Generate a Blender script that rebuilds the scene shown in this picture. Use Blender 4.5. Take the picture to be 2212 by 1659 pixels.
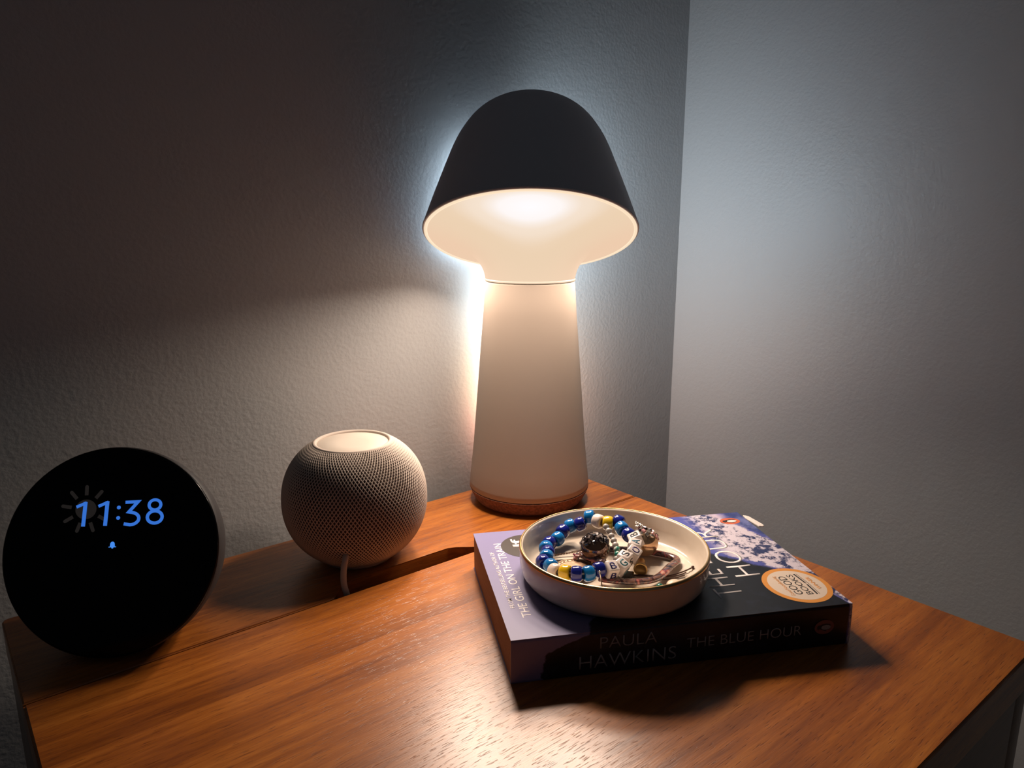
import bpy, bmesh, math, random
from mathutils import Vector, Matrix
random.seed(7)
S = bpy.context.scene
for o in list(bpy.data.objects): bpy.data.objects.remove(o)
COL = S.collection
V = Vector
rad = math.radians

# ------------------------------------------------------------------ camera, world, exposure
YAW, PITCH = 38.93, 12.68
cam_d = bpy.data.cameras.new('camera'); cam_d.sensor_width = 36; cam_d.lens = 36*1601.4/2212; cam_d.clip_start = .01
cam = bpy.data.objects.new('camera', cam_d); COL.objects.link(cam)
cam.location = (-.45747, -.50063, .233)
cam.rotation_euler = (rad(90-PITCH), 0, rad(-YAW))
S.camera = cam
S.view_settings.view_transform = 'Standard'; S.view_settings.look = 'None'
S.view_settings.gamma = 1; S.view_settings.use_curve_mapping = False
S.view_settings.exposure = 0.0
w = bpy.data.worlds.new('dark_room'); S.world = w; w.use_nodes = True
w.node_tree.nodes['Background'].inputs[0].default_value = (.72, .84, 1, 1)
w.node_tree.nodes['Background'].inputs[1].default_value = .035

FRONT_POWER = .17      # each bulb of the ring under the shade
BACK_STRENGTH = 33.0    # rear light strip
HALO_STRENGTH = 17.0  # added halo strip behind the shade

# ------------------------------------------------------------------ material helpers
def new_mat(name):
    m = bpy.data.materials.new(name); m.use_nodes = True
    nt = m.node_tree; b = nt.nodes['Principled BSDF']
    return m, nt, b
def N(nt, t, **k):
    n = nt.nodes.new(t)
    for a, v in k.items():
        if hasattr(n, a): setattr(n, a, v)
        else: n.inputs[a.replace('_', ' ')].default_value = v
    return n
def L(nt, a, b): nt.links.new(a, b)
def simple(name, col, rough=.5, metal=0, spec=.5, trans=0, coat=0, ior=1.45, alpha=1, noise=None):
    m, nt, b = new_mat(name)
    b.inputs['Base Color'].default_value = (*col, 1)
    b.inputs['Roughness'].default_value = rough
    b.inputs['Metallic'].default_value = metal
    b.inputs['Specular IOR Level'].default_value = spec
    b.inputs['Transmission Weight'].default_value = trans
    b.inputs['Coat Weight'].default_value = coat
    b.inputs['IOR'].default_value = ior
    if noise:
        sc, col2, amt = noise
        tc = N(nt, 'ShaderNodeTexCoord'); n = N(nt, 'ShaderNodeTexNoise'); n.inputs['Scale'].default_value = sc
        n.inputs['Detail'].default_value = 4
        L(nt, tc.outputs['Object'], n.inputs['Vector'])
        r = N(nt, 'ShaderNodeValToRGB'); r.color_ramp.elements[0].position = .5-amt; r.color_ramp.elements[1].position = .5+amt
        r.color_ramp.elements[0].color = (*col, 1); r.color_ramp.elements[1].color = (*col2, 1)
        L(nt, n.outputs['Fac'], r.inputs['Fac']); L(nt, r.outputs['Color'], b.inputs['Base Color'])
    return m
def emit(name, col, s):
    m, nt, b = new_mat(name)
    b.inputs['Base Color'].default_value = (.01, .01, .01, 1)
    b.inputs['Emission Color'].default_value = (*col, 1); b.inputs['Emission Strength'].default_value = s
    return m

def wall_mat():
    m, nt, b = new_mat('wall_paint')
    tc = N(nt, 'ShaderNodeTexCoord')
    b.inputs['Base Color'].default_value = (.425, .432, .442, 1)
    b.inputs['Roughness'].default_value = .42; b.inputs['Specular IOR Level'].default_value = .35
    n1 = N(nt, 'ShaderNodeTexNoise'); n1.inputs['Scale'].default_value = 330; n1.inputs['Detail'].default_value = 3
    n2 = N(nt, 'ShaderNodeTexNoise'); n2.inputs['Scale'].default_value = 60; n2.inputs['Detail'].default_value = 2
    L(nt, tc.outputs['Object'], n1.inputs['Vector']); L(nt, tc.outputs['Object'], n2.inputs['Vector'])
    ad = N(nt, 'ShaderNodeMath', operation='MULTIPLY_ADD'); ad.inputs[1].default_value = .5
    L(nt, n2.outputs['Fac'], ad.inputs[0]); L(nt, n1.outputs['Fac'], ad.inputs[2])
    bp = N(nt, 'ShaderNodeBump'); bp.inputs['Strength'].default_value = .25; bp.inputs['Distance'].default_value = .0016
    L(nt, ad.outputs[0], bp.inputs['Height']); L(nt, bp.outputs[0], b.inputs['Normal'])
    return m

JY = -.158
def wood_mat(name, axis=0, dark=1.0, seed=0.0):
    m, nt, b = new_mat(name)
    tc = N(nt, 'ShaderNodeTexCoord'); mp = N(nt, 'ShaderNodeMapping')
    L(nt, tc.outputs['Object'], mp.inputs['Vector'])
    mp.inputs['Location'].default_value = (seed, seed*1.7, 0)
    if axis == 2: mp.inputs['Rotation'].default_value = (0, rad(90), 0)
    def noise(sc, scale, det=4, dist=0):
        m2 = N(nt, 'ShaderNodeMapping'); m2.inputs['Scale'].default_value = sc
        L(nt, mp.outputs[0], m2.inputs['Vector'])
        n = N(nt, 'ShaderNodeTexNoise'); n.inputs['Scale'].default_value = scale; n.inputs['Detail'].default_value = det
        n.inputs['Distortion'].default_value = dist
        L(nt, m2.outputs[0], n.inputs['Vector']); return n
    big = noise((1, 13, 13), 3.2, 3, .15)          # broad colour bands
    mid = noise((1, 16, 16), 16, 5, .25)          # streaks
    fine = noise((1, 16, 16), 85, 3)             # fibres
    r = N(nt, 'ShaderNodeValToRGB'); e = r.color_ramp.elements
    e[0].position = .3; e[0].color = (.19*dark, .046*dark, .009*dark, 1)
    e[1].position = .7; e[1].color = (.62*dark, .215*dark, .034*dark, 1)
    x = e.new(.5); x.color = (.43*dark, .128*dark, .017*dark, 1)
    s1 = N(nt, 'ShaderNodeMath', operation='MULTIPLY_ADD'); s1.inputs[1].default_value = .55
    L(nt, big.outputs['Fac'], s1.inputs[0])
    s0 = N(nt, 'ShaderNodeMath', operation='MULTIPLY'); s0.inputs[1].default_value = .45
    L(nt, mid.outputs['Fac'], s0.inputs[0]); L(nt, s0.outputs[0], s1.inputs[2])
    L(nt, s1.outputs[0], r.inputs['Fac'])
    # pores: short dark dashes along the grain
    pores = noise((1, 11, 11), 120, 2)
    pr = N(nt, 'ShaderNodeValToRGB'); pr.color_ramp.elements[0].position = .32; pr.color_ramp.elements[1].position = .40
    pr.color_ramp.elements[0].color = (.60, .54, .50, 1); pr.color_ramp.elements[1].color = (1, 1, 1, 1)
    L(nt, pores.outputs['Fac'], pr.inputs['Fac'])
    fr = N(nt, 'ShaderNodeValToRGB'); fr.color_ramp.elements[0].position = .3; fr.color_ramp.elements[1].position = .65
    fr.color_ramp.elements[0].color = (.78, .74, .7, 1)
    L(nt, fine.outputs['Fac'], fr.inputs['Fac'])
    m1 = N(nt, 'ShaderNodeMixRGB', blend_type='MULTIPLY'); m1.inputs[0].default_value = 1
    L(nt, r.outputs[0], m1.inputs[1]); L(nt, pr.outputs[0], m1.inputs[2])
    m2 = N(nt, 'ShaderNodeMixRGB', blend_type='MULTIPLY'); m2.inputs[0].default_value = 1
    L(nt, m1.outputs[0], m2.inputs[1]); L(nt, fr.outputs[0], m2.inputs[2])
    # glued stave: a dark streak and a tone step along one joint line
    sy = N(nt, 'ShaderNodeSeparateXYZ'); L(nt, tc.outputs['Object'], sy.inputs[0])
    sr = N(nt, 'ShaderNodeValToRGB'); se = sr.color_ramp.elements
    mr = N(nt, 'ShaderNodeMapRange'); mr.inputs['From Min'].default_value = -.25; mr.inputs['From Max'].default_value = -.10
    L(nt, sy.outputs['Y'], mr.inputs['Value']); L(nt, mr.outputs[0], sr.inputs[0])
    k0 = (JY+.25)/.15
    se[0].position = k0-.004; se[0].color = (1, 1, 1, 1); se[1].position = k0; se[1].color = (.58, .52, .50, 1)
    q = se.new(k0+.05); q.color = (.72, .68, .66, 1); q = se.new(k0+.14); q.color = (1, 1, 1, 1)
    m3 = N(nt, 'ShaderNodeMixRGB', blend_type='MULTIPLY'); m3.inputs[0].default_value = .8
    L(nt, m2.outputs[0], m3.inputs[1]); L(nt, sr.outputs[0], m3.inputs[2])
    L(nt, m3.outputs[0], b.inputs['Base Color'])
    b.inputs['Roughness'].default_value = .33; b.inputs['Specular IOR Level'].default_value = .75
    hs = N(nt, 'ShaderNodeMath', operation='MULTIPLY_ADD'); hs.inputs[1].default_value = .35
    L(nt, fine.outputs['Fac'], hs.inputs[0]); L(nt, pr.outputs[0], hs.inputs[2])
    bp = N(nt, 'ShaderNodeBump'); bp.inputs['Strength'].default_value = .35; bp.inputs['Distance'].default_value = .0004
    L(nt, hs.outputs[0], bp.inputs['Height']); L(nt, bp.outputs[0], b.inputs['Normal'])
    return m

WALL = wall_mat()
WOOD = wood_mat('teak_top', 0, 1.0, 0.0)
WOOD2 = wood_mat('teak_rear_plank', 0, .92, 3.1)
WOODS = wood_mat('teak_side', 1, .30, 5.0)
DARKIN = simple('dark_inside', (.02, .010, .006), .8)

# ------------------------------------------------------------------ object helpers
def link(name, me, mat=None, parent=None, smooth=False, mats=None):
    o = bpy.data.objects.new(name, me); COL.objects.link(o)
    for mm in (mats or ([mat] if mat else [])): me.materials.append(mm)
    if parent: o.parent = parent
    if smooth:
        for p in me.polygons: p.use_smooth = True
    return o
def bm_obj(name, bm, mat=None, parent=None, smooth=False, mats=None):
    me = bpy.data.meshes.new(name); bmesh.ops.recalc_face_normals(bm, faces=bm.faces[:]); bm.to_mesh(me); bm.free()
    return link(name, me, mat, parent, smooth, mats)
def thing(name, label, cat, loc=(0, 0, 0), group=None, rot=(0, 0, 0)):
    o = bpy.data.objects.new(name, None); COL.objects.link(o); o.location = loc; o.rotation_euler = rot
    o.empty_display_size = .01
    return tag(o, label, cat, group)
def tag(o, label, cat, group=None):
    o['label'] = label; o['category'] = cat
    if group: o['group'] = group
    return o
def autosmooth(o, ang=40):
    me = o.data
    for p in me.polygons: p.use_smooth = True
    bm = bmesh.new(); bm.from_mesh(me)
    for e in bm.edges:
        if len(e.link_faces) == 2 and e.calc_face_angle(0) > rad(ang): e.smooth = False
    bm.to_mesh(me); bm.free()
def box_bm(x0, x1, y0, y1, z0, z1, bev=0, seg=2):
    bm = bmesh.new()
    vs = [bm.verts.new((x, y, z)) for z in (z0, z1) for x, y in ((x0, y0), (x1, y0), (x1, y1), (x0, y1))]
    for f in ((0, 3, 2, 1), (4, 5, 6, 7), (0, 1, 5, 4), (1, 2, 6, 5), (2, 3, 7, 6), (3, 0, 4, 7)):
        bm.faces.new([vs[i] for i in f])
    if bev: bmesh.ops.bevel(bm, geom=bm.edges[:], offset=bev, segments=seg, affect='EDGES', profile=.5)
    return bm
def prism_bm(pts, z0, z1, bev=0):
    bm = bmesh.new()
    lo = [bm.verts.new((x, y, z0)) for x, y in pts]; hi = [bm.verts.new((x, y, z1)) for x, y in pts]
    n = len(pts)
    bm.faces.new(lo[::-1]); bm.faces.new(hi)
    for i in range(n): bm.faces.new((lo[i], lo[(i+1) % n], hi[(i+1) % n], hi[i]))
    if bev:
        es = [e for e in bm.edges if abs(e.verts[0].co.z-z1) < 1e-7 and abs(e.verts[1].co.z-z1) < 1e-7]
        bmesh.ops.bevel(bm, geom=es, offset=bev, segments=3, affect='EDGES')
    return bm
def lathe_bm(prof, seg=64, cap0=False, cap1=False):
    bm = bmesh.new(); rings = []
    for r, z in prof:
        if r < 1e-7: rings.append([bm.verts.new((0, 0, z))])
        else: rings.append([bm.verts.new((r*math.cos(2*math.pi*i/seg), r*math.sin(2*math.pi*i/seg), z)) for i in range(seg)])
    for a, b in zip(rings, rings[1:]):
        for i in range(seg):
            j = (i+1) % seg
            if len(a) == 1 and len(b) == 1: continue
            if len(a) == 1: bm.faces.new((a[0], b[j], b[i]))
            elif len(b) == 1: bm.faces.new((a[i], a[j], b[0]))
            else: bm.faces.new((a[i], a[j], b[j], b[i]))
    return bm
def tube_into(bm, pts, r, seg=8, closed=False, flat=None):
    """sweep; r number or list; flat=(sx,sy) squashes the section (sy along up)"""
    pts = [V(p) for p in pts]; n = len(pts); rings = []
    up = V((0, 0, 1)); prev = None
    for i, p in enumerate(pts):
        if closed: t = pts[(i+1) % n]-pts[(i-1) % n]
        else: t = pts[min(i+1, n-1)]-pts[max(i-1, 0)]
        t.normalize()
        if prev is None:
            a = t.cross(up)
            if a.length < 1e-3: a = t.cross(V((1, 0, 0)))
        else: a = prev-t*prev.dot(t)
        if flat:
            a = t.cross(up)
            if a.length < 1e-3: a = prev or V((1, 0, 0))
        a.normalize(); b = a.cross(t); b.normalize(); prev = a.copy()
        rr = r[i] if isinstance(r, (list, tuple)) else r
        sx, sy = flat or (1, 1)
        rings.append([bm.verts.new(p+a*(rr*sx*math.cos(2*math.pi*k/seg))+b*(rr*sy*math.sin(2*math.pi*k/seg))) for k in range(seg)])
    m = n if closed else n-1
    for i in range(m):
        A, B = rings[i], rings[(i+1) % n]
        for k in range(seg): bm.faces.new((A[k], A[(k+1) % seg], B[(k+1) % seg], B[k]))
    if not closed:
        bm.faces.new(rings[0][::-1]); bm.faces.new(rings[-1])
    return bm
def catmull(P, k=6, closed=False):
    P = [V(p) for p in P]; n = len(P); out = []
    rng = range(n) if closed else range(n-1)
    for i in rng:
        g = (lambda j: P[j % n]) if closed else (lambda j: P[max(0, min(n-1, j))])
        a, b, c, d = g(i-1), g(i), g(i+1), g(i+2)
        for s in range(k):
            t = s/k
            out.append(.5*((2*b)+(c-a)*t+(2*a-5*b+4*c-d)*t*t+(3*b-3*c+d-a)*t**3))
    if not closed: out.append(P[-1])
    return out
def text_mesh(s, width=None, cap=.01, thick=.00006, offset=0, align='LEFT'):
    c = bpy.data.curves.new('t', 'FONT'); c.body = s; c.size = 1; c.resolution_u = 4; c.offset = offset
    o = bpy.data.objects.new('t', c); COL.objects.link(o)
    dg = bpy.context.evaluated_depsgraph_get(); dg.update()
    me = bpy.data.meshes.new_from_object(o.evaluated_get(dg))
    bpy.data.objects.remove(o); bpy.data.curves.remove(c)
    xs = [v.co.x for v in me.vertices]; x0, x1 = min(xs), max(xs)
    ch = .73; 
    sy = cap/ch; sx = width/(x1-x0) if width else sy
    bm = bmesh.new(); bm.from_mesh(me); bpy.data.meshes.remove(me)
    off = -(x0+x1)/2 if align == 'CENTER' else -x0
    for v in bm.verts: v.co = V(((v.co.x+off)*sx, v.co.y*sy, 0))
    if thick:
        g = bmesh.ops.extrude_face_region(bm, geom=bm.faces[:])
        for v in g['geom']:
            if isinstance(v, bmesh.types.BMVert): v.co.z += thick
    return bm
def xf(bm, M):
    bmesh.ops.transform(bm, matrix=M, verts=bm.verts[:]); return bm
def frame(o, x, y, z):
    return Matrix(((x[0], y[0], z[0], o[0]), (x[1], y[1], z[1], o[1]), (x[2], y[2], z[2], o[2]), (0, 0, 0, 1)))
def axis_frame(o, z, hint=(0, 0, 1)):
    z = V(z).normalized(); h = V(hint); x = h.cross(z)
    if x.length < 1e-4: x = V((1, 0, 0)).cross(z)
    x.normalize(); return frame(V(o), x, z.cross(x), z)

# ------------------------------------------------------------------ room (table top is z = 0)
ZF = -.56; GY = .028; GX = .2042
def structure(name, bm):
    o = bm_obj(name, bm, WALL); o['kind'] = 'structure'; return o
structure('wall_back', box_bm(-2.4, GX+.1, GY, GY+.1, ZF, 1.9))
structure('wall_right', box_bm(GX, GX+.1, -2.6, GY, ZF, 1.9))
fl = bm_obj('floor', box_bm(-2.4, GX+.1, -2.6, GY+.1, ZF-.05, ZF), simple('dark_floorboards', (.12, .08, .05), .6, noise=(6, (.16, .11, .07), .3)))
fl['kind'] = 'structure'

# ------------------------------------------------------------------ nightstand
W, D, SEAM, TH = .443, .3965, .1008, .022
ns = thing('nightstand', 'orange-brown wooden nightstand with a cable slot cut in its rear plank', 'nightstand', (-W/2, -D/2, ZF))
def local(o): # keep world coordinates while parented
    o.matrix_parent_inverse = Matrix.Translation(-V(o.parent.location)); return o
o = bm_obj('front_plank', prism_bm([(-W, -D), (.0038, -D), (.0010, -SEAM-.0008), (-W, -SEAM-.0008)], -TH, 0, .0012), WOOD, ns); local(o); autosmooth(o)
rear = [(-W, -SEAM+.0006), (-.2805, -SEAM+.0006), (-.2770, -.0994), (-.2700, -.0915), (-.2660, -.0875), (-.2620, -.0857), (-.2570, -.0851),
        (-.1815, -.0851), (-.1780, -.0857), (-.1750, -.0872), (-.1620, -.0990), (-.1590, -SEAM+.0006), (.0010, -SEAM+.0006), (0, 0), (-W+.0035, 0), (-W+.0010, -.0010), (-W, -.0035)]
o = bm_obj('rear_plank', prism_bm(rear, -TH, -.0003, .0008), WOOD2, ns); local(o); autosmooth(o)
for x0, x1 in ((-W+.0005, -W+.02), (-.02, -.0005)):
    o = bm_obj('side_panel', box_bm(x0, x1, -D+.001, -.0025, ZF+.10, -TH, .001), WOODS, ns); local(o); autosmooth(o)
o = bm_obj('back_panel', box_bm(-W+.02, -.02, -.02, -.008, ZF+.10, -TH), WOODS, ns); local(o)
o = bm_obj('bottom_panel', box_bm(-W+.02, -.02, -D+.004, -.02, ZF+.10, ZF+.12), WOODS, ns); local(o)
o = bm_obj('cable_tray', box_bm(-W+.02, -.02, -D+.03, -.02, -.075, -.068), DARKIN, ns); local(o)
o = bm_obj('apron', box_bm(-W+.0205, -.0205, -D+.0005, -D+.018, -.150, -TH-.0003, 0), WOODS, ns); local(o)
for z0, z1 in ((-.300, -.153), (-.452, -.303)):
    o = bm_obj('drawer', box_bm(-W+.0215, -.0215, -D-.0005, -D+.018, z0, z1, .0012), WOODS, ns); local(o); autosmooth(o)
    k = bm_obj('handle', box_bm(-W/2-.05, -W/2+.05, -D-.012, -D-.0005, z1-.03, z1-.022, .002), WOODS, o); k.matrix_parent_inverse = o.matrix_parent_inverse.copy() @ Matrix.Identity(4)
    k.matrix_parent_inverse = Matrix.Identity(4)
for x in (-W+.03, -.03):
    for y in (-D+.03, -.03):
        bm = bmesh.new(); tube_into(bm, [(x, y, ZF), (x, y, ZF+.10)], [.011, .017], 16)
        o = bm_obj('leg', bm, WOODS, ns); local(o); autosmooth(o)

# ------------------------------------------------------------------ table lamp
LX, LY = -.0711, -.0453
TC = V((-.647, -.762, 0))            # horizontal direction the lamp faces
SIDE = V((.762, -.647, 0))
lamp = thing('table_lamp', 'lit mushroom-shaped table lamp with dark tilted shade, cream stem and cork base', 'lamp', (LX, LY, 0))
CORK = simple('cork', (.20, .080, .045), .85, noise=(420, (.09, .032, .020), .16))
STEMM = simple('cream_stem', (.30, .245, .205), .55, spec=.3)
SHADEM = simple('charcoal_shade', (.62, .58, .59), .7, spec=.35)
o = bm_obj('base', lathe_bm([(0, .0004), (.0425, .0004), (.0445, .0012), (.0462, .0035), (.0488, .0085), (.0503, .0124), (.0490, .0130), (0, .0130)], 96), CORK, lamp); autosmooth(o, 50)
stem_prof = [(.0490, .0128), (.0501, .0134), (.0500, .018), (.0485, .031), (.0465, .050), (.0448, .071), (.0424, .100), (.0400, .130), (.0376, .158), (.0359, .182), (.0352, .1846), (.030, .1850)]
o = bm_obj('stem', lathe_bm(stem_prof, 96), STEMM, lamp, True)
TILT = rad(22.6); RC = V((0, 0, .2203)) + TC*.022
nrm = (TC*-math.sin(TILT) + V((0, 0, math.cos(TILT))))   # shade axis, leaning away from the viewer
fwd = (TC*math.cos(TILT) + V((0, 0, math.sin(TILT))))    # in the opening plane, towards the viewer
SH = frame(RC, SIDE, nrm.cross(SIDE), nrm) @ Matrix.Scale(.966, 4)
prof_out = [(.0842, .0), (.0846, .0012), (.0838, .0035), (.0790, .019), (.0735, .036), (.0675, .054), (.0625, .0680), (.0570, .0795), (.0490, .0915), (.0390, .1005), (.0270, .1067), (.0140, .1096), (0, .1103)]
prof_in = [(0, .1075), (.0135, .1068), (.0260, .1040), (.0375, .0980), (.0470, .0892), (.0545, .078), (.0600, .066), (.0650, .053), (.0710, .035), (.0770, .018), (.0822, .0015), (.0832, 0), (.0842, 0)]
o = bm_obj('shade', xf(lathe_bm([(max(0, p.x), p.y) for p in catmull([(a, b, 0) for a, b in prof_out + prof_in], 4)], 128), SH), SHADEM, lamp); autosmooth(o, 60)
# rim ring
o = bm_obj('rim_ring', xf(lathe_bm([(.0832, .0004), (.0832, -.0008), (.0808, -.0008), (.0804, .0012), (.0832, .0016)], 128), SH), emit('rim_glow', (1, .78, .55), .95), lamp, True)
# diffuser: funnel from the stem top to the tilted rim
m, nt, b = new_mat('glowing_diffuser')
tc = N(nt, 'ShaderNodeTexCoord')
hot = TC*.074 + V((0, 0, .2420))
sub = N(nt, 'ShaderNodeVectorMath', operation='SUBTRACT'); sub.inputs[1].default_value = hot
L(nt, tc.outputs['Object'], sub.inputs[0])
dt1 = N(nt, 'ShaderNodeVectorMath', operation='DOT_PRODUCT'); dt1.inputs[1].default_value = SIDE*.55
dt2 = N(nt, 'ShaderNodeVectorMath', operation='DOT_PRODUCT'); dt2.inputs[1].default_value = fwd*.8
L(nt, sub.outputs[0], dt1.inputs[0]); L(nt, sub.outputs[0], dt2.inputs[0])
cb = N(nt, 'ShaderNodeCombineXYZ'); L(nt, dt1.outputs['Value'], cb.inputs[0]); L(nt, dt2.outputs['Value'], cb.inputs[1])
ln = N(nt, 'ShaderNodeVectorMath', operation='LENGTH'); L(nt, cb.outputs[0], ln.inputs[0])
rp = N(nt, 'ShaderNodeValToRGB'); rp.color_ramp.interpolation = 'EASE'
e = rp.color_ramp.elements; e[0].position = 0; e[0].color = (1.0, .98, 1.0, 1); e[1].position = .034; e[1].color = (.84, .64, .45, 1)
x = e.new(.010); x.color = (1, .95, .94, 1); x = e.new(.020); x.color = (.91, .76, .62, 1); x = e.new(.07); x.color = (.85, .60, .42, 1)
L(nt, ln.outputs['Value'], rp.inputs['Fac'])
b.inputs['Base Color'].default_value = (.02, .02, .02, 1); b.inputs['Roughness'].default_value = .4; b.inputs['Specular IOR Level'].default_value = 0
L(nt, rp.outputs[0], b.inputs['Emission Color']); b.inputs['Emission Strength'].default_value = 1
DIFF = m
bm = bmesh.new(); rings = []; SEG = 96; K = 18
for k in range(K+1):
    t = k/K; ring = []
    for i in range(SEG):
        a = 2*math.pi*i/SEG; h = TC*math.cos(a)+SIDE*math.sin(a)
        p0 = h*.0357+V((0, 0, .1843))
        p2 = RC + (fwd*math.cos(a)+SIDE*math.sin(a))*.0812*.966 - nrm*.0002
        c = h*.0385; zc = RC.z + math.tan(TILT)*((c-RC).dot(TC))
        p1 = V((c.x, c.y, zc-.002))
        ring.append(bm.verts.new(p0*(1-t)**2+p1*2*t*(1-t)+p2*t*t))
    rings.append(ring)
for A, B in zip(rings, rings[1:]):
    for i in range(SEG): bm.faces.new((A[i], A[(i+1) % SEG], B[(i+1) % SEG], B[i]))
o = bm_obj('diffuser', bm, DIFF, lamp, True)
o = bm_obj('collar', lathe_bm([(.0350, .1846), (.0361, .1840), (.0364, .1848), (.0360, .1856), (.0350, .1856)], 96), emit('collar_glow', (1, .76, .54), .92), lamp, True)
# the bulbs under the shade
for i in range(8):
    a = 2*math.pi*(i+.5)/8
    d = bpy.data.lights.new('bulb', 'AREA'); d.shape = 'DISK'; d.size = .026; d.spread = rad(140); d.energy = FRONT_POWER; d.color = (1, .81, .65)
    lo = bpy.data.objects.new('bulb', d); COL.objects.link(lo); lo.parent = lamp
    lo.location = RC + (fwd*math.cos(a)+SIDE*math.sin(a))*.056 - nrm*.0078
    lo.rotation_mode = 'QUATERNION'; lo.rotation_quaternion = nrm.to_track_quat('Z', 'Y')
# rear light strip, a vertical gradient from cool white to pink
m, nt, b = new_mat('rear_strip_glow')
tc = N(nt, 'ShaderNodeTexCoord'); sp = N(nt, 'ShaderNodeSeparateXYZ'); L(nt, tc.outputs['Object'], sp.inputs[0])
mr = N(nt, 'ShaderNodeMapRange'); mr.inputs['From Min'].default_value = .03; mr.inputs['From Max'].default_value = .182
L(nt, sp.outputs['Z'], mr.inputs['Value'])
rp = N(nt, 'ShaderNodeValToRGB'); e = rp.color_ramp.elements
e[0].position = 0; e[0].color = (.55, .15, .11, 1); e[1].position = 1; e[1].color = (.58, .80, .95, 1)
for p, c in ((.15, (.95, .44, .32)), (.34, (.98, .66, .38)), (.58, (.86, .74, .56)), (.82, (.64, .78, .82))):
    x = e.new(p); x.color = (*c, 1)
L(nt, mr.outputs[0], rp.inputs['Fac']); L(nt, rp.outputs[0], b.inputs['Emission Color']); b.inputs['Emission Strength'].default_value = BACK_STRENGTH
b.inputs['Base Color'].default_value = (.1, .1, .1, 1)
bm = bmesh.new(); rings = []
def stem_r(z):
    for (r0, z0), (r1, z1) in zip(stem_prof, stem_prof[1:]):
        if z0 <= z <= z1: return r0+(r1-r0)*(z-z0)/max(z1-z0, 1e-6)
    return .035
for k in range(25):
    z = .030+.152*k/24; ring = []
    for i in range(9):
        a = rad(-24+6*i); h = -TC*math.cos(a)+SIDE*math.sin(a)
        ring.append(bm.verts.new(h*(stem_r(z)+.0008)+V((0, 0, z))))
    rings.append(ring)
for A, B in zip(rings, rings[1:]):
    for i in range(8): bm.faces.new((A[i], A[i+1], B[i+1], B[i]))
bm_obj('light_strip', bm, m, lamp, True)
# unseen glowing strip added behind the shade to make the wall halo
bm = bmesh.new(); rings = []
for k in range(13):
    zz = .012+.072*k/12
    for (r0, z0), (r1, z1) in zip(prof_out[2:], prof_out[3:]):
        if z0 <= zz <= z1: rr = r0+(r1-r0)*(zz-z0)/(z1-z0)
    rings.append([bm.verts.new(SH @ V(((rr+.0012)*math.sin(rad(-56+14*i)), (rr+.0012)*math.cos(rad(-56+14*i)), zz))) for i in range(9)])
for A, B in zip(rings, rings[1:]):
    for i in range(8): bm.faces.new((A[i], A[i+1], B[i+1], B[i]))
m2 = emit('added_halo_glow', (.64, .82, .95), HALO_STRENGTH)
bm_obj('added_halo_strip', bm, m2, lamp, True)

# ------------------------------------------------------------------ round smart speaker
PX, PY = -.2370, -.0546
pod = thing('smart_speaker', 'small round beige mesh-covered speaker standing between display and lamp', 'speaker', (PX, PY, 0))
CLOTH = simple('beige_mesh_yarn', (.55, .46, .40), .8)
CLOTHIN = simple('dark_under_mesh', (.07, .042, .034), .9)
def pod_prof(s, shrink=0):   # s 0 top ring .. 1 bottom ring, meridian of a flattened ball
    a0, a1 = rad(59), rad(-57)
    a = a0+(a1-a0)*s
    ca, sa = math.cos(a), math.sin(a)
    ex = 2.22 if sa > 0 else 2.08; k = (abs(ca)**ex+abs(sa)**ex)**(-1/ex)
    return V((.04895*k*ca-shrink*ca, .0432+.0462*k*sa-shrink*sa))
NP = 118; bm = bmesh.new(); STEPS = 56
arc = [0]; pts = [pod_prof(i/400) for i in range(401)]
for a_, b_ in zip(pts, pts[1:]): arc.append(arc[-1]+(b_-a_).length)
TOT = arc[-1]
def s_at(l):
    import bisect
    i = min(399, bisect.bisect_left(arc, l)); i = max(1, i)
    f = (l-arc[i-1])/max(1e-9, arc[i]-arc[i-1]); return (i-1+f)/400
for fam in (-1, 1):
    for n_ in range(NP):
        vs = []
        for k in range(STEPS+1):
            u = k/STEPS; q = pod_prof(s_at(u*TOT)); ph = 2*math.pi*n_/NP + fam*rad(40)*(u*2-1)
            rr = .00043*(q.x/.049)**.5
            er = V((math.cos(ph), math.sin(ph), 0)); P = er*q.x+V((0, 0, q.y))
            q2 = pod_prof(min(1, s_at(u*TOT)+.01)); q1 = pod_prof(max(0, s_at(u*TOT)-.01)); tm = (q2-q1).normalized()
            nr = er*(-tm.y)+V((0, 0, tm.x)) if True else er
            if nr.dot(er) < 0 and q.y < .06: nr = -nr
            et = V((-math.sin(ph), math.cos(ph), 0))
            vs.append([bm.verts.new(P+et*rr+nr*0), bm.verts.new(P+nr*rr*1.3), bm.verts.new(P-et*rr)])
        for A, B in zip(vs, vs[1:]):
            bm.faces.new((A[0], A[1], B[1], B[0])); bm.faces.new((A[1], A[2], B[2], B[1]))
me = bpy.data.meshes.new('fabric_mesh'); bm.to_mesh(me); bm.free()
o = link('fabric_mesh', me, CLOTH, pod, True); o['kind'] = 'stuff'
inner = [pod_prof(i/40, .0006) for i in range(41)]
o = bm_obj('body', lathe_bm([(p.x, p.y) for p in inner], 96), CLOTHIN, pod, True)
rt = pod_prof(0); rb = pod_prof(1)
bm = bmesh.new(); tube_into(bm, [((rt.x-.0004)*math.cos(2*math.pi*i/96), (rt.x-.0004)*math.sin(2*math.pi*i/96), rt.y-.0008) for i in range(96)], .0015, 8, True)
bm_obj('top_hem', bm, CLOTH, pod, True)
PLATE = simple('speaker_top_plate', (.56, .49, .42), .5)
zt = rt.y-.0009
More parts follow.
